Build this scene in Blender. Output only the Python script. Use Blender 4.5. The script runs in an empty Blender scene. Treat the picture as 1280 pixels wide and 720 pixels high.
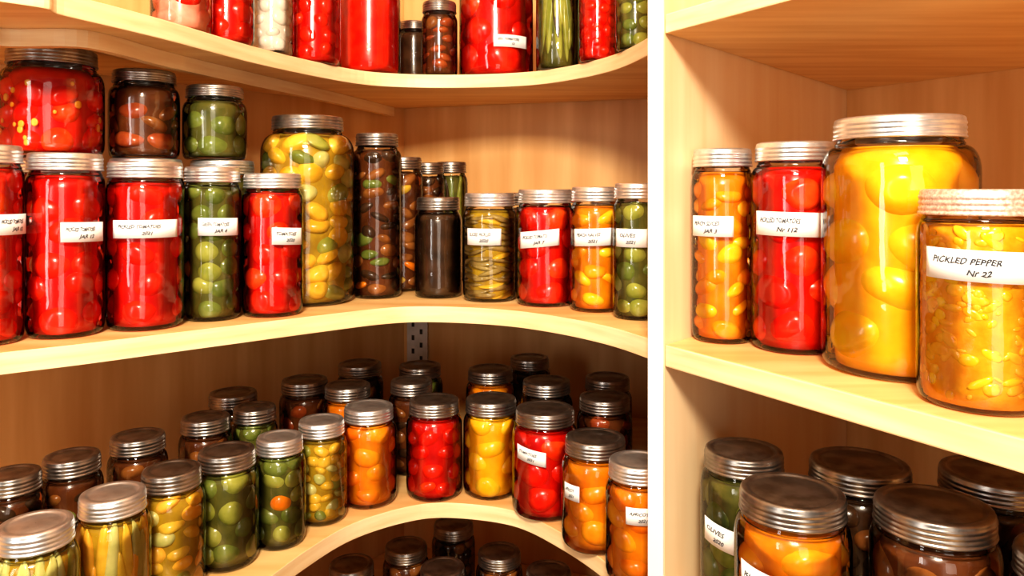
import bpy, math, random
import numpy as np
from mathutils import Vector

CZ = 1.35            # eye height above the pantry floor
rng = random.Random(7)
scene = bpy.context.scene
scene.view_settings.view_transform = 'Standard'
try: scene.view_settings.look = 'Medium High Contrast'
except Exception: pass

# ------------------------------------------------------------------ materials
def new_mat(name):
    m = bpy.data.materials.new(name); m.use_nodes = True
    nt = m.node_tree
    for n in list(nt.nodes): nt.nodes.remove(n)
    out = nt.nodes.new('ShaderNodeOutputMaterial')
    return m, nt, out

def noise_mat(name, c1, c2, scale=40, rough=.35, metal=0, stretch=(1,1,1), bump=0, coat=0, detail=4, trans=0, rnd=0, spec=.5, lo=.35, hi=.65):
    m, nt, out = new_mat(name)
    b = nt.nodes.new('ShaderNodeBsdfPrincipled')
    tc = nt.nodes.new('ShaderNodeTexCoord'); mp = nt.nodes.new('ShaderNodeMapping')
    mp.inputs['Scale'].default_value = stretch
    no = nt.nodes.new('ShaderNodeTexNoise'); no.inputs['Scale'].default_value = scale; no.inputs['Detail'].default_value = detail
    cr = nt.nodes.new('ShaderNodeValToRGB')
    cr.color_ramp.elements[0].position = lo; cr.color_ramp.elements[1].position = hi
    cr.color_ramp.elements[0].color = (*c1,1); cr.color_ramp.elements[1].color = (*c2,1)
    L = nt.links.new
    L(tc.outputs['Object'], mp.inputs['Vector']); L(mp.outputs[0], no.inputs['Vector']); L(no.outputs['Fac'], cr.inputs['Fac'])
    L(cr.outputs['Color'], b.inputs['Base Color'])
    b.inputs['Roughness'].default_value = rough; b.inputs['Metallic'].default_value = metal
    b.inputs['Coat Weight'].default_value = coat; b.inputs['Specular IOR Level'].default_value = spec
    if bump:
        bp = nt.nodes.new('ShaderNodeBump'); bp.inputs['Strength'].default_value = bump; bp.inputs['Distance'].default_value = .003
        L(no.outputs['Fac'], bp.inputs['Height']); L(bp.outputs[0], b.inputs['Normal'])
    if trans:
        t = nt.nodes.new('ShaderNodeBsdfTranslucent'); L(cr.outputs['Color'], t.inputs['Color'])
        mx = nt.nodes.new('ShaderNodeMixShader'); mx.inputs[0].default_value = trans
        L(b.outputs[0], mx.inputs[1]); L(t.outputs[0], mx.inputs[2]); L(mx.outputs[0], out.inputs[0])
    else:
        L(b.outputs[0], out.inputs[0])
    return m

def glass_mat(name, tint):
    m, nt, out = new_mat(name)
    tr = nt.nodes.new('ShaderNodeBsdfTransparent'); tr.inputs[0].default_value = (*tint,1)
    gl = nt.nodes.new('ShaderNodeBsdfGlossy'); gl.inputs['Roughness'].default_value = .03; gl.inputs['Color'].default_value=(1,1,1,1)
    fr = nt.nodes.new('ShaderNodeFresnel'); fr.inputs['IOR'].default_value = 1.45
    no = nt.nodes.new('ShaderNodeTexNoise'); no.inputs['Scale'].default_value = 30
    tc = nt.nodes.new('ShaderNodeTexCoord')
    bp = nt.nodes.new('ShaderNodeBump'); bp.inputs['Strength'].default_value=.20; bp.inputs['Distance'].default_value=.004
    mx = nt.nodes.new('ShaderNodeMixShader'); L = nt.links.new
    L(tc.outputs['Object'], no.inputs['Vector']); L(no.outputs['Fac'], bp.inputs['Height'])
    L(bp.outputs[0], gl.inputs['Normal']); L(bp.outputs[0], fr.inputs['Normal'])
    L(fr.outputs[0], mx.inputs[0]); L(tr.outputs[0], mx.inputs[1]); L(gl.outputs[0], mx.inputs[2]); L(mx.outputs[0], out.inputs[0])
    return m

MG = glass_mat('jar_glass', (.985,.985,.97))
WOOD  = noise_mat('birch_shelf', (.74,.42,.15), (.88,.58,.26), scale=3, stretch=(1.5,14,14), rough=.42, detail=8, bump=.05)
WEDGE = noise_mat('birch_edge', (.86,.60,.32), (.96,.75,.46), scale=3, stretch=(3,3,40), rough=.45, detail=6)
WWALL = noise_mat('birch_wall_panel', (.72,.38,.13), (.87,.53,.22), scale=2.2, stretch=(12,12,1), rough=.5, detail=8)
WDIV  = noise_mat('birch_divider', (.90,.63,.36), (.97,.74,.47), scale=2.2, stretch=(14,14,1), rough=.5, detail=8)
WHITEP= noise_mat('painted_edge', (.92,.86,.78), (.96,.91,.84), scale=5, rough=.5)
FLOORM= noise_mat('floor_boards', (.20,.10,.05), (.32,.17,.08), scale=3, stretch=(2,14,1), rough=.5)
CEILM = noise_mat('ceiling_paint', (.80,.76,.70), (.85,.81,.75), scale=5, rough=.8)
LIDS = {
 's': noise_mat('silver_lid', (.62,.62,.63), (.86,.86,.87), scale=60, rough=.34, metal=.9),
 'd': noise_mat('dark_bronze_lid', (.22,.19,.17), (.46,.42,.39), scale=50, rough=.30, metal=.95),
 'r': noise_mat('rusty_lid', (.66,.42,.34), (.90,.78,.70), scale=420, rough=.42, metal=.6, detail=2),
}
PAPER = noise_mat('label_paper', (.88,.88,.89), (.95,.95,.96), scale=30, rough=.7)
INK = noise_mat('label_ink', (.02,.02,.03), (.05,.05,.06), scale=30, rough=.7)
STEEL = noise_mat('bracket_steel', (.60,.57,.52), (.75,.72,.68), scale=40, rough=.5, metal=.3)
HOLE = noise_mat('bracket_hole', (.02,.02,.02), (.05,.04,.03), scale=30, rough=.8)

def F(name, c1, c2, **k):
    kk = dict(scale=45, rough=.24, coat=.12, spec=.4, trans=.12, bump=.14); kk.update(k)
    return noise_mat(name, c1, c2, **kk)
FM = {
 'red':  F('tomato_flesh', (.84,.008,.002), (1.0,.032,.006)),
 'red2': F('tomato_flesh_orange', (.94,.022,.003), (1.0,.10,.012)),
 'rcore':F('tomato_juice', (.52,.003,.001), (.76,.009,.002)),
 'peach':F('peach_flesh', (.95,.26,.005), (1.0,.44,.015)),
 'yel':  F('yellow_peach_flesh', (1.0,.48,.006), (1.0,.66,.025)),
 'pcore':F('peach_syrup', (.74,.17,.003), (.88,.28,.006)),
 'ycore':F('yellow_syrup', (.95,.38,.004), (1.0,.50,.01)),
 'green':F('green_tomato_flesh', (.13,.16,.024), (.24,.27,.05)),
 'green2':F('olive_green_flesh', (.27,.28,.035), (.46,.43,.08)),
 'gcore':F('green_brine', (.08,.08,.014), (.15,.135,.025)),
 'pale': F('pale_bean_flesh', (.52,.50,.14), (.72,.64,.23)),
 'ochre':F('yellow_pepper_flesh', (.76,.40,.02), (.92,.58,.06)),
 'ocore':F('pickle_brine', (.36,.20,.012), (.52,.32,.02)),
 'orange':F('carrot_flesh', (.92,.19,.006), (1.0,.30,.012)),
 'brown':F('brown_pickle_flesh', (.22,.065,.014), (.40,.14,.03)),
 'rbrown':F('roasted_pepper_flesh', (.30,.045,.012), (.52,.11,.025)),
 'bcore':F('brown_syrup', (.08,.02,.005), (.16,.045,.012)),
 'dark': F('dark_preserve', (.035,.016,.007), (.09,.038,.016)),
 'slice':F('sliced_pickle_flesh', (.26,.16,.04), (.48,.33,.10)),
 'seed': F('yellow_seed', (.95,.42,.02), (1.0,.58,.08)),
 'relish':F('orange_relish', (.95,.40,.008), (1.0,.58,.04), scale=120, bump=.2),
 'rjam':F('relish_jelly', (.84,.30,.005), (.98,.46,.018), scale=90, bump=.3),
 'white':F('white_preserve', (.70,.60,.50), (.85,.76,.66)),
 'pink':F('pink_preserve', (.85,.22,.14), (.92,.42,.30)),
}

# ------------------------------------------------------------------ helpers
def obj_from(name, verts, faces, mats, parent=None, fm=None, smooth=True, loc=(0,0,0)):
    me = bpy.data.meshes.new(name)
    me.from_pydata([tuple(map(float,v)) for v in verts], [], faces)
    for m in mats: me.materials.append(m)
    if fm is not None: me.polygons.foreach_set('material_index', fm)
    me.polygons.foreach_set('use_smooth', [smooth]*len(me.polygons))
    me.update()
    o = bpy.data.objects.new(name, me); scene.collection.objects.link(o)
    o.location = loc
    if parent: o.parent = parent
    return o

def revolve(profile, n=48):
    v=[]; f=[]
    for (r,z) in profile:
        for i in range(n):
            a=2*math.pi*i/n; v.append((r*math.cos(a), r*math.sin(a), z))
    for k in range(len(profile)-1):
        for i in range(n):
            j=(i+1)%n
            f.append((k*n+i,k*n+j,(k+1)*n+j,(k+1)*n+i))
    return v,f

def ico(sub):
    import bmesh
    bm=bmesh.new(); bmesh.ops.create_icosphere(bm, subdivisions=sub, radius=1)
    v=np.array([x.co[:] for x in bm.verts]); f=np.array([[q.index for q in p.verts] for p in bm.faces]); bm.free()
    return v,f
ICO={2:ico(2),3:ico(3),4:ico(4)}

def rotm(ax,ay,az):
    cx,sx,cy,sy,cz,sz=math.cos(ax),math.sin(ax),math.cos(ay),math.sin(ay),math.cos(az),math.sin(az)
    X=np.array([[1,0,0],[0,cx,-sx],[0,sx,cx]]);Y=np.array([[cy,0,sy],[0,1,0],[-sy,0,cy]]);Z=np.array([[cz,-sz,0],[sz,cz,0],[0,0,1]])
    return Z@Y@X

_text={}
def text_mesh(s):
    if s in _text: return _text[s]
    cu=bpy.data.curves.new('t','FONT'); cu.body=s; cu.size=1; cu.resolution_u=2; cu.align_x='CENTER'
    cu.offset=.03; cu.shear=.3
    o=bpy.data.objects.new('t',cu); scene.collection.objects.link(o)
    bpy.context.view_layer.update()
    me=bpy.data.meshes.new_from_object(o)
    v=[tuple(p.co) for p in me.vertices]; f=[tuple(p.vertices) for p in me.polygons]
    bpy.data.objects.remove(o); bpy.data.meshes.remove(me); bpy.data.curves.remove(cu)
    _text[s]=(v,f); return _text[s]

REC = {
 'tomatoes': dict(c=[('red',5),('red2',2)], core='rcore', r=.54, sq=(.8,.95)),
 'crushed_tomatoes': dict(c=[('red',5),('red2',1)], core='rcore', r=.40, sq=(.7,1.0)),
 'salsa': dict(c=[('red',5),('red2',3),('seed',.12)], core='rcore', r=.36, sq=(.6,1), seeds='seed'),
 'tomato_sauce': dict(c=[('red',1)], core='red', kind='jam'),
 'peaches': dict(c=[('peach',4),('yel',2)], core='pcore', r=.52, sq=(.5,.75)),
 'apricots': dict(c=[('peach',4),('orange',1.5)], core='pcore', r=.50, sq=(.65,.9)),
 'yellow_peaches': dict(c=[('yel',4)], core='ycore', r=.50, sq=(.7,.92)),
 'green_tomatoes': dict(c=[('green',5),('green2',2),('orange',.4)], core='gcore', r=.46, sq=(.8,1)),
 'olives': dict(c=[('green2',4),('green',3)], core='gcore', r=.46, sq=(.85,1.05)),
 'mixed_pickles': dict(c=[('ochre',6),('green2',3),('green',.5),('pale',1.5)], core='ocore', r=.30, sq=(.5,.9)),
 'pickled_peppers': dict(c=[('ochre',3),('seed',2),('green2',.7),('pale',1)], core='ocore', r=.40, sq=(.5,.9)),
 'dark_pickles': dict(c=[('dark',5),('brown',3),('orange',.35),('green',1)], core='bcore', r=.45, sq=(.4,.8)),
 'roasted_peppers': dict(c=[('rbrown',5),('brown',1.5)], core='bcore', r=.5, sq=(.4,.75)),
 'brown_pickles': dict(c=[('brown',4),('dark',1)], core='bcore', r=.46, sq=(.5,.9)),
 'orange_slices': dict(c=[('orange',1),('brown',2),('ochre',1)], core='bcore', r=.6, sq=(.45,.6)),
 'sliced_pickles': dict(c=[('slice',3),('ochre',.3)], core='ocore', r=.5, sq=(.18,.25), kind='slices'),
 'green_beans': dict(c=[('pale',3),('green2',1)], core='ocore', kind='beans'),
 'pepper_strips': dict(c=[('ochre',3),('seed',2),('pale',1)], core='ocore', kind='beans'),
 'asparagus': dict(c=[('green',2),('dark',1),('green2',2)], core='gcore', kind='beans'),
 'dark_jam': dict(c=[('dark',1)], core='dark', kind='jam'),
 'blackberries': dict(c=[('dark',3),('brown',1)], core='dark', r=.28, sq=(.8,1)),
 'relish': dict(c=[('relish',3),('yel',1)], core='rjam', kind='jam', lumps=1),
 'pickled_garlic': dict(c=[('white',3)], core='white', r=.42, sq=(.7,1)),
 'pickled_radish': dict(c=[('pink',3),('red',2)], core='pink', r=.5, sq=(.7,1)),
}

def jar(kind, x, y, z, R, h, lid='s', lr=.92, label=None, hi=False, fill=None, name=None):
    """x,y metres on plan, z = shelf top above floor"""
    rec=REC[kind]
    root=bpy.data.objects.new(name or ('jar_of_'+kind), None); root.empty_display_size=.03
    scene.collection.objects.link(root); root.location=(x,y,z+.0004)
    rl=R*lr; rn=rl-.0022; lh=.018 if h>.12 else .015
    zn=h-lh-.003
    sh=max(.010,(R-rn)*1.25+.008)
    zs=zn-sh
    prof=[(0.0005,.0015),(R*.55,.0012),(R*.80,0),(R*.90,.0008),(R*.965,.004),(R*.992,.009),(R,.016)]
    for k in range(1,8): prof.append((R, .016+(zs-.016)*k/8))
    for k in range(0,9):
        a=math.pi/2*k/8
        prof.append((rn+(R-rn)*math.cos(a)**.9 if k<8 else rn, zs+sh*.9*math.sin(a)))
    prof += [(rn+.0012,zn-.0022),(rn+.0016,zn-.0008),(rn+.0006,zn+.0006),(rn,zn+.002),(rn,h-.002)]
    v,f=revolve(prof,56 if hi else 40)
    obj_from('glass_jar',v,f,[MG],root)
    zb=h-lh
    lp=[(rn+.0004,zb),(rl+.0004,zb),(rl+.0010,zb+.0010),(rl+.0006,zb+.0022)]
    nr=3
    z0=zb+.0026; z1=h-.0035
    for k in range(nr*6+1):
        t=k/(nr*6); lp.append((rl-.0003+.0008*abs(math.sin(math.pi*nr*t)), z0+(z1-z0)*t))
    lp+=[(rl-.0002,h-.0022),(rl-.0010,h-.0006),(rl-.0024,h),(rl-.0055,h),(rl-.0066,h-.0005),(rl-.0070,h-.0014),(rl-.0100,h-.0016),(rl-.0112,h-.0009),(.0004,h-.0009)]
    v,f=revolve(lp,56 if hi else 40)
    obj_from('screw_lid',v,f,[LIDS[lid]],root)
    pz=[p[1] for p in prof[2:]]; pr=[p[0] for p in prof[2:]]
    def rin(zz): return np.interp(zz,pz,pr)-.0022
    top = fill if fill else (zs+sh*.85)
    knd=rec.get('kind','blobs')
    cf = .975 if knd=='jam' else .86
    if knd=='slices': cf=.86
    if rec.get('lumps'): cf=.965
    cp=[(.0005,.004)]
    for k in range(13):
        zz=.004+(top-.004)*k/12; cp.append((float(rin(max(zz,.004)))*cf, zz))
    cp.append((.0005,top))
    V=[];Fc=[];M=[]
    v,f=revolve(cp,36); V.append(np.array(v)); off=len(v); Fc+= [tuple(q) for q in f]; M+=[0]*len(f)
    mats=[FM[rec['core']]]; names=[c for c,_ in rec['c']]; w=[q for _,q in rec['c']]
    for c in names: mats.append(FM[c])
    def blob(cx,cy,cz,sx,sy,sz,rot,mi,big=None):
        nonlocal off
        iv,jf=ICO[big or (4 if hi else 3)]
        p=(iv*np.array([sx,sy,sz]))
        ph=rng.uniform(0,6); p=p*(1+.05*np.sin(iv[:,[0]]*3+ph)+.05*np.sin(iv[:,[1]]*3.3+ph*2))
        p=p@rot.T+np.array([cx,cy,cz])
        p[:,2]=np.clip(p[:,2],.004,max(top,.01)+.002)
        rr=np.hypot(p[:,0],p[:,1]); lim=rin(p[:,2])
        s=np.where(rr>lim,lim/np.maximum(rr,1e-6),1); p[:,0]*=s; p[:,1]*=s
        V.append(p); Fc.extend([tuple(int(t)+off for t in q) for q in jf]); M.extend([mi]*len(jf)); off+=len(p)
    def pick(): return 1+rng.choices(range(len(names)),w)[0]
    if knd=='blobs':
        r0=rec['r']*R
        zz=.004+r0*.8; lay=0
        while zz<top-r0*.35:
            n=max(4,int(round(2*math.pi*(R-r0*.75)/(2*r0*.90)))); a0=lay*math.pi/n+rng.uniform(-.3,.3)
            for i in range(n):
                r=r0*rng.uniform(.84,1.06); s=rng.uniform(*rec['sq'])
                a=a0+2*math.pi*i/n+rng.uniform(-.18,.18)
                rad=R-.002-r*rng.uniform(.86,1.0)
                blob(rad*math.cos(a),rad*math.sin(a),zz+rng.uniform(-.25,.25)*r0,r,r,r*s,rotm(rng.uniform(-.6,.6),rng.uniform(-.6,.6),a),pick())
            zz+=r0*1.5*(sum(rec['sq'])/2+.08); lay+=1
        blob(0,0,top-r0*.5,r0,r0,r0*.5,rotm(0,0,0),1)
        if 'seeds' in rec:
            mi=1+names.index(rec['seeds'])
            for i in range(40):
                a=rng.uniform(0,6.28); q=rng.uniform(.0015,.0032); rad=R-.003
                blob(rad*math.cos(a),rad*math.sin(a),rng.uniform(.01,top-.004),q,q*1.3,q*1.6,rotm(0,0,a),mi,2)
    elif knd=='slices':
        zz=.008
        r0=rec['r']*R
        while zz<top-.004:
            n=6; a0=rng.uniform(0,1)
            for i in range(n):
                s=rng.uniform(*rec['sq']); a=a0+2*math.pi*i/n
                rad=R-.002-r0*.85
                blob(rad*math.cos(a),rad*math.sin(a),zz+rng.uniform(-.001,.001),r0,r0,r0*s,rotm(rng.uniform(-.3,.3),rng.uniform(-.3,.3),a),pick())
            zz+=r0*sum(rec['sq'])*.95
    elif knd=='beans':
        n=15
        for layer in range(2):
            for i in range(n):
                a=2*math.pi*(i+.5*layer)/n+rng.uniform(-.1,.1); q=R*rng.uniform(.13,.20)
                hh=(top)*rng.uniform(.30,.46)
                rad=R-.002-q*.9
                blob(rad*math.cos(a),rad*math.sin(a),.006+hh*1.0 if layer==0 else top-hh*.95,q,q,hh,rotm(rng.uniform(-.16,.16),rng.uniform(-.10,.10),a),pick())
    elif rec.get('lumps'):
        for i in range(420):
            a=rng.uniform(0,6.28); q=R*rng.uniform(.05,.14)
            rad=(R-.0022)*.965-q*.15
            blob(rad*math.cos(a),rad*math.sin(a),rng.uniform(.01,top-.004),q*.32,q*rng.uniform(.8,1.8),q*rng.uniform(.5,1.1),rotm(rng.uniform(-.9,.9),0,a),pick(),2)
    obj_from('preserved_food',np.concatenate(V),Fc,mats,root,M)
    if label:
        ao,zf,wd,ht,tilt=label[:5]
        l1,l2=(label[5],label[6])
        a0=math.atan2(-y,-x)+ao; Rl=R+.0007; zc=zf*h; n=20; vv=[];ff=[]
        for i in range(n+1):
            t=(i/n-.5); a=a0+t*wd/Rl
            sl=tilt*t*wd
            for zz,rr in ((zc-ht/2+sl,Rl),(zc+ht/2+sl,Rl)):
                vv.append((rr*math.cos(a),rr*math.sin(a),zz))
        for i in range(n): ff.append((2*i,2*i+2,2*i+3,2*i+1))
        lo=obj_from('paper_label',vv,ff,[PAPER],root)
        sm=lo.modifiers.new('t','SOLIDIFY'); sm.thickness=.0003; sm.offset=1
        tv=[];tf=[]
        for s,size,zo,xo,wm in ((l1,ht*.27,ht*.05,-.10,.62),(l2,ht*.25,-ht*.31,.02,.34)):
            v,f=text_mesh(s)
            xs=[p[0] for p in v]; tw=(max(xs)-min(xs)) or 1
            sc=min(wd*wm/tw, size*1.1); b=len(tv)
            for p in v:
                xx=p[0]*sc+xo*wd; a=a0+xx/Rl
                tv.append(((Rl+.0006)*math.cos(a),(Rl+.0006)*math.sin(a),zc+zo+p[1]*size+tilt*xx+.0004*math.sin(xx*900)))
            tf+=[tuple(q+b for q in fc) for fc in f]
        obj_from('label_writing',tv,tf,[INK],root,smooth=False)
    return root

def slab(name, pts, z0, z1, mtop, medge, bevel=.002):
    n=len(pts)
    v=[(p[0],p[1],z0) for p in pts]+[(p[0],p[1],z1) for p in pts]
    f=[tuple(range(n))[::-1], tuple(range(n,2*n))]; fm=[0,0]
    for i in range(n):
        j=(i+1)%n; f.append((i,j,n+j,n+i)); fm.append(1)
    o=obj_from(name,v,f,[mtop,medge],None,fm,False)
    import bmesh
    bm=bmesh.new(); bm.from_mesh(o.data); bmesh.ops.recalc_face_normals(bm,faces=bm.faces); bm.to_mesh(o.data); bm.free()
    if bevel:
        m=o.modifiers.new('b','BEVEL'); m.width=bevel; m.segments=2; m.limit_method='ANGLE'; m.angle_limit=math.radians(60)
    return o

def smooth_curve(pts, sub=8):
    out=[]
    P=[Vector(p) for p in pts]
    for i in range(len(P)-1):
        p0=P[max(i-1,0)];p1=P[i];p2=P[i+1];p3=P[min(i+2,len(P)-1)]
        for k in range(sub):
            t=k/sub
            q=.5*((2*p1)+(p2-p0)*t+(2*p0-5*p1+4*p2-p3)*t*t+(-p0+3*p1-3*p2+p3)*t**3)
            out.append((q.x,q.y))
    out.append(tuple(P[-1])); return out

def wall(name, a, b, z0, z1, th, mat):
    a=Vector(a);b=Vector(b);d=(b-a).normalized(); n=Vector((-d.y,d.x))*th
    return slab(name,[a,b,b+n,a+n],z0,z1,mat,mat,0)

# ------------------------------------------------------------------ room
D0=Vector((.135,.746)); DD=Vector((.65,.76)).normalized(); DN=Vector((DD.y,-DD.x))
corner=Vector((-.22,1.55)); ldir=Vector((.637,.771)).normalized()
lend=corner-ldir*1.7
WE=Vector((.582,1.2687))
wall('wall_left', lend, corner, 0, 2.4, .03, WWALL)
wall('wall_back', corner, WE+Vector((.06,-.021)), 0, 2.4, .03, WWALL)
d1=D0; d2=D0+DD*.6877
slab('divider_panel',[d1, d1+DN*.0158, d2+DN*.0158, d2],0,2.39,WDIV,WDIV,.0015)
slab('trim_divider_edge',[d1-DD*.003-DN*.0004, d1-DD*.003+DN*.0162, d1-DD*.0002+DN*.0162, d1-DD*.0002-DN*.0004],0,2.39,WHITEP,WHITEP,.0006)
rc=D0+DD*.56+DN*.0162
rdir=Vector((.499,-.866)).normalized()
rend=rc+rdir*1.4
wall('wall_right', rc, rend, 0, 2.4, .03, WWALL)
slab('floor',[(-1.8,-1.6),(1.8,-1.6),(1.8,1.9),(-1.8,1.9)],-.03,0,FLOORM,FLOORM,0)
slab('ceiling',[(-1.8,-1.6),(1.8,-1.6),(1.8,1.9),(-1.8,1.9)],2.4,2.43,CEILM,CEILM,0)

# ------------------------------------------------------------------ corner shelves
in_=.0008
def corner_shelf(name, front, z0, z1):
    fr=smooth_curve(front,8)
    back=[tuple(D0+DD*.683-DN*in_), tuple(corner+Vector((0.0,-.002))), tuple(lend+Vector((.002,-.002)))]
    return slab(name,fr+back,z0,z1,WOOD,WEDGE,.0015)

ZM=CZ-.15; ZL=CZ-.417; ZT=CZ+.187; ZB=CZ-.72
mid=[(-1.00,.40),(-.72,.545),(-.5338,.642),(-.4706,.6985),(-.4196,.738),(-.3646,.787),(-.3018,.843),(-.2293,.9076),(-.1711,.956),(-.1233,.976),(-.0612,.969),(0,.944),(.0566,.896),(.1052,.833),(.1347,.772),(.1395,.7524)]
corner_shelf('corner_shelf_board',mid,ZM-.0205,ZM)
low=[(-1.00,.40),(-.70,.50),(-.50,.58),(-.40,.62),(-.33,.69),(-.28,.77),(-.2394,.8745),(-.1996,.948),(-.14,.998),(-.084,1.012),(0,.988),(.0585,.9256),(.1069,.8465),(.132,.775),(.1395,.7524)]
corner_shelf('corner_shelf_board',low,ZL-.0205,ZL)
bot=[(x,y+.01) for x,y in low[:-1]]+[(.145,.7595)]
corner_shelf('corner_shelf_board',bot,ZB-.0205,ZB)
topf=[(-.95,.35),(-.62,.54),(-.441,.676),(-.4256,.722),(-.3844,.83),(-.33,1.011),(-.25,1.175),(-.1805,1.2246),(-.078,1.234),(.0254,1.2058),(.0957,1.1359),(.143,1.045),(.168,.9275),(.1745,.84),(.1703,.788)]
corner_shelf('corner_shelf_board',topf,CZ+.165,ZT)
rail=[(-.70,.60),(-.55,.71),(-.5228,.776),(-.4396,.788),(-.4117,.911),(-.365,1.08),(-.30,1.29),(-.236,1.525)]
rc_=smooth_curve(rail,8); ro=[]
for i,p in enumerate(rc_):
    a=Vector(rc_[max(i-1,0)]);b=Vector(rc_[min(i+1,len(rc_)-1)]);t=(b-a).normalized(); ro.append((p[0]-t.y*.012,p[1]+t.x*.012))
slab('trim_shelf_rail',rc_+ro[::-1],CZ+.147,CZ+.1648,WOOD,WEDGE,0)

# ------------------------------------------------------------------ right unit shelves
f0=D0+DN*.0168
def right_shelf(name,z0,z1,ext=0.0):
    a=f0+DD*.0005; b=a+rdir*.62
    if ext:
        nn=Vector((-.866,-.499))
        pts=[a, a+Vector((-.02,-.06)), a+Vector((-.02,-.06))+rdir*.05+nn*.02, b+nn*ext]
    else: pts=[a,b]
    k=rc+rdir*.9
    pts+= [Vector((k.x,k.y))-Vector((.002,.001)), rc+DN*.001-DD*.001]
    return slab(name,pts,z0,z1,WOOD,WEDGE,.0015)
right_shelf('side_shelf_board',ZM-.0215,ZM)
right_shelf('side_shelf_board',CZ+.151,CZ+.170)
right_shelf('side_shelf_board',ZL-.0215,ZL,.06)

ang=math.atan2(-.2,.57)
vv=[];ff=[];fm=[]
def boxl(cx,cz,w,h,y0,y1,mi):
    b=len(vv)
    for yy in (y0,y1):
        for sx,sz in ((-1,-1),(1,-1),(1,1),(-1,1)): vv.append((cx+sx*w/2,yy,cz+sz*h/2))
    for q in ((0,1,2,3),(7,6,5,4),(0,4,5,1),(1,5,6,2),(2,6,7,3),(3,7,4,0)): ff.append(tuple(b+t for t in q)); fm.append(mi)
boxl(0,0,.045,.22,-.004,0,0)
for k in range(8):
    boxl(-.009,-.095+k*.027,.006,.010,-.0046,-.003,1); boxl(.009,-.082+k*.027,.006,.010,-.0046,-.003,1)
o=obj_from('metal_shelf_bracket',vv,ff,[STEEL,HOLE],None,fm,False,(corner.x+.03,corner.y-.014,CZ-.285)); o.rotation_euler=(0,0,ang)

# ------------------------------------------------------------------ jars: middle shelf
LT=('PICKLED TOMATOES','JAR 12')
jar('tomatoes',-.5136,.745,ZM,.0305,.193,'s',.95,(.85,.60,.040,.020,0.0,*LT))
jar('tomatoes',-.464,.79,ZM,.0365,.187,'s',.95,(.50,.57,.046,.020,-.02,*LT))
jar('tomatoes',-.4025,.835,ZM,.0395,.180,'s',.95,(.0,.60,.070,.019,0,'PICKLED TOMATOES','2021'))
jar('green_tomatoes',-.350,.888,ZM,.032,.176,'s',.95,(.25,.61,.048,.020,-.02,'GREEN TOMATOES','JAR 4'))
jar('tomatoes',-.289,.918,ZM,.0357,.169,'s',.93,(.55,.56,.042,.020,-.05,'TOMATOES','2020'))
jar('mixed_pickles',-.274,1.02,ZM,.0610,.2466,'d',.76,hi=True)
jar('dark_pickles',-.190,1.07,ZM,.0345,.228,'d',.85)
jar('orange_slices',-.163,1.14,ZM,.030,.198,'d',.9)
jar('dark_pickles',-.1326,1.205,ZM,.027,.192,'d',.9)
jar('asparagus',-.100,1.255,ZM,.027,.195,'d',.9)
jar('dark_jam',-.104,1.073,ZM,.0335,.139,'d',.9)
jar('sliced_pickles',-.0306,1.039,ZM,.0365,.145,'s',.93,(-.25,.60,.050,.022,0,'SLICED PICKLES','2020'))
jar('tomatoes',.044,1.0,ZM,.0385,.150,'s',.93,(-.25,.58,.056,.021,.10,'PICKLED TOMATO','JAR 7'))
jar('peaches',.105,.952,ZM,.033,.153,'s',.92,(-.15,.60,.050,.021,.04,'PEACH HALVES','2021'))
jar('olives',.148,.894,ZM,.0295,.157,'s',.92,(-.3,.60,.040,.021,0,'OLIVES','2021'))
jar('brown_pickles',.02,1.12,ZM,.035,.145,'d',.92)
jar('peaches',.14,1.04,ZM,.035,.148,'d',.92)
zst=.187
jar('tomatoes',-.535,.89,ZM,.044,zst,'s',.93)
jar('brown_pickles',-.45,.935,ZM,.044,zst,'s',.93)
jar('olives',-.376,.988,ZM,.042,zst,'s',.93)
zs2=ZM+zst+.0006
jar('salsa',-.527,.872,zs2,.053,.121,'d',.86,hi=True)
jar('roasted_peppers',-.453,.937,zs2,.0405,.107,'d',.88)
jar('green_tomatoes',-.383,.98,zs2,.0395,.094,'d',.88)

# ------------------------------------------------------------------ jars: top corner shelf
jar('pickled_radish',-.3975,.915,ZT,.035,.17)
jar('tomatoes',-.370,.99,ZT,.033,.17)
jar('pickled_garlic',-.3347,1.062,ZT,.029,.17)
jar('crushed_tomatoes',-.300,1.15,ZT,.041,.18)
jar('tomato_sauce',-.234,1.252,ZT,.050,.19)
jar('dark_jam',-.172,1.335,ZT,.030,.105,'d')
jar('roasted_peppers',-.121,1.268,ZT,.030,.124,'d')
jar('tomatoes',-.027,1.292,ZT,.063,.20,'s',.8,(.42,.27,.062,.020,0,'2021 TOMATOES','12'))
jar('asparagus',.072,1.202,ZT,.034,.19)
jar('crushed_tomatoes',.126,1.122,ZT,.0285,.19)
jar('olives',.167,1.03,ZT,.027,.19)
jar('tomatoes',.075,1.30,ZT,.034,.16)
jar('green_tomatoes',.16,1.20,ZT,.034,.16)
jar('crushed_tomatoes',-.40,1.10,ZT,.033,.17)

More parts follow.
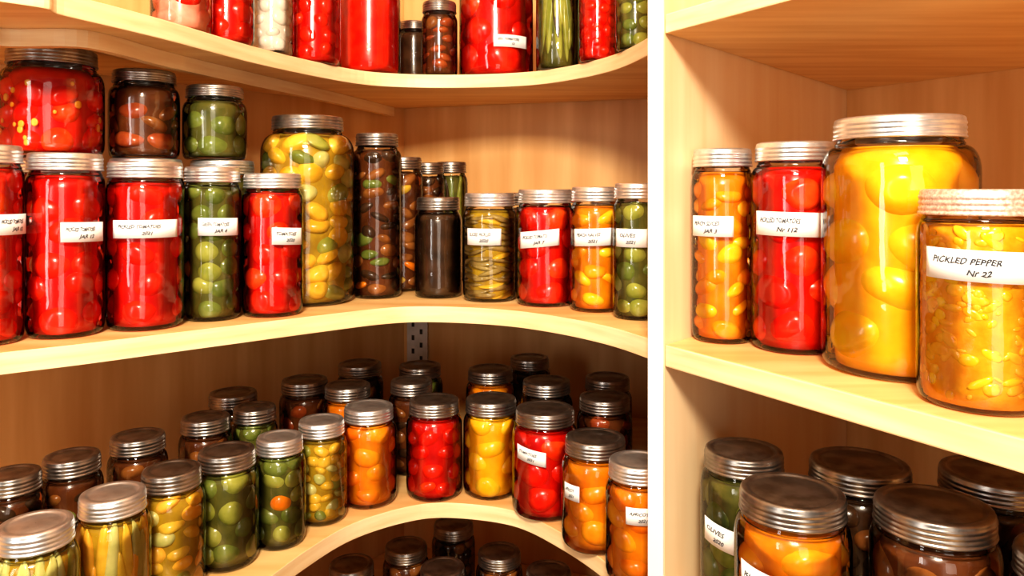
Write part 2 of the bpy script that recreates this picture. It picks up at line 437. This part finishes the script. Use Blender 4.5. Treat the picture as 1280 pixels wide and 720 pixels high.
# ------------------------------------------------------------------ jars: lower corner shelf
H=.125
jar('green_beans',-.418,.667,ZL,.0345,H,'s',.86)
jar('pepper_strips',-.386,.735,ZL,.034,H,'s',.86)
jar('pickled_peppers',-.357,.797,ZL,.0335,H,'d',.86)
jar('olives',-.3206,.855,ZL,.0345,H,'d',.88)
jar('green_tomatoes',-.2757,.902,ZL,.030,H,'s',.88)
jar('mixed_pickles',-.2423,.967,ZL,.032,H,'s',.88)
jar('apricots',-.1927,1.022,ZL,.0375,H+.002,'s',.86)
jar('crushed_tomatoes',-.1069,1.046,ZL,.0385,H+.004,'d',.88)
jar('yellow_peaches',-.029,1.052,ZL,.0385,H+.004,'d',.9)
jar('tomatoes',.0430,.99,ZL,.0430,H+.008,'d',.88,(-.45,.62,.042,.018,-.15,'TOMATOES','2021'))
jar('apricots',.0985,.90,ZL,.0400,H,'d',.88,(-.75,.55,.024,.018,0,'APRICOT','2021'))
jar('apricots',.137,.823,ZL,.0360,H,'s',.88,(.1,.62,.034,.018,0,'APRICOT','2021'))
back=[(-.513,.78,.029,'dark_pickles'),(-.4817,.832,.031,'dark_pickles'),(-.443,.900,.033,'brown_pickles'),(-.3925,.9735,.0325,'brown_pickles'),
(-.3446,1.018,.0300,'green_tomatoes'),(-.311,1.14,.037,'roasted_peppers'),(-.2493,1.2466,.038,'blackberries'),(-.1495,1.235,.037,'olives'),
(-.0343,1.208,.039,'apricots'),(.0513,1.134,.039,'blackberries'),(.1275,1.0475,.038,'roasted_peppers'),(.03,1.29,.036,'blackberries'),(.145,1.155,.037,'blackberries'),(-.24,1.11,.036,'apricots'),(-.40,1.09,.036,'blackberries'),(-.15,1.135,.034,'brown_pickles')]
for x,y,r,k in back: jar(k,x,y,ZL,r,.127+ (0.006 if x>-.33 else 0),'d',.9)
for i,(x,y) in enumerate([(-.245,1.16),(-.17,1.22),(-.105,1.15),(-.02,1.20),(.055,1.14),(.12,1.06),(-.10,1.30),(-.31,1.08)]):
    jar(['blackberries','brown_pickles'][i%2],x,y,ZB,.037,.15,'d',.9)

# ------------------------------------------------------------------ jars: side unit
jar('peaches',.2105,.761,ZM,.0300,.190,'s',.94,(-.40,.60,.046,.020,0,'PEACH SLICES','JAR 3'),hi=True)
jar('tomatoes',.2680,.721,ZM,.0400,.194,'s',.88,(-.20,.61,.062,.022,-.02,'PICKLED TOMATOES','Nr 112'),hi=True)
jar('yellow_peaches',.323,.636,ZM,.0600,.209,'s',.83,None,hi=True)
jar('relish',.329,.5345,ZM,.0400,.150,'r',.95,(-.05,.66,.068,.021,-.03,'PICKLED PEPPER','Nr 22'),hi=True)
jar('olives',.226,.742,ZL,.041,.164,'d',.9,(-.6,.55,.035,.022,-.15,'OLIVES','2020'))
jar('peaches',.2284,.62,ZL,.0455,.172,'d',.9,(-.45,.62,.048,.026,-.1,'PEACH HALVES','2021'),hi=True)
jar('blackberries',.318,.696,ZL,.0465,.168,'d',.92)
jar('brown_pickles',.3316,.598,ZL,.0465,.170,'d',.92)
jar('blackberries',.4235,.667,ZL,.047,.170,'d',.92)
jar('brown_pickles',.392,.525,ZL,.042,.165,'d',.92)

# ------------------------------------------------------------------ lights
def area(name,loc,target,sx,sy,e,col):
    l=bpy.data.lights.new(name,'AREA'); l.shape='RECTANGLE'; l.size=sx; l.size_y=sy; l.energy=e; l.color=col
    o=bpy.data.objects.new(name,l); scene.collection.objects.link(o); o.location=loc
    o.rotation_euler=(Vector(target)-Vector(loc)).to_track_quat('-Z','Y').to_euler(); return o
area('hanging_lamp',(-.06,-.45,CZ+.66),(-.04,1,CZ-.12),.24,.24,34,(1,.87,.68))
area('ceiling_lamp',(-.05,-.2,2.36),(-.05,.7,1.2),.4,.4,5,(1,.86,.66))
area('fill_light',(.25,-1.3,1.2),(0,1,1.1),.6,1.2,7,(1,.90,.78))  # large soft fill added behind the camera, not a real opening
area('streak_light',(-1.0,-.55,1.5),(-.1,1,1.2),.20,.9,6,(1,.96,.90))  # tall light added at left for vertical streak highlights on the jar glass
w=bpy.data.worlds.new('pantry_ambient'); scene.world=w; w.use_nodes=True
w.node_tree.nodes['Background'].inputs[0].default_value=(1,.84,.66,1); w.node_tree.nodes['Background'].inputs[1].default_value=.11

# ------------------------------------------------------------------ camera
cam=bpy.data.cameras.new('camera'); co=bpy.data.objects.new('camera',cam); scene.collection.objects.link(co)
co.location=(0,0,CZ); co.rotation_euler=(math.pi/2,0,0)
cam.sensor_width=36; cam.lens=26.72; cam.shift_y=-123/1280; cam.clip_start=.02
scene.camera=co
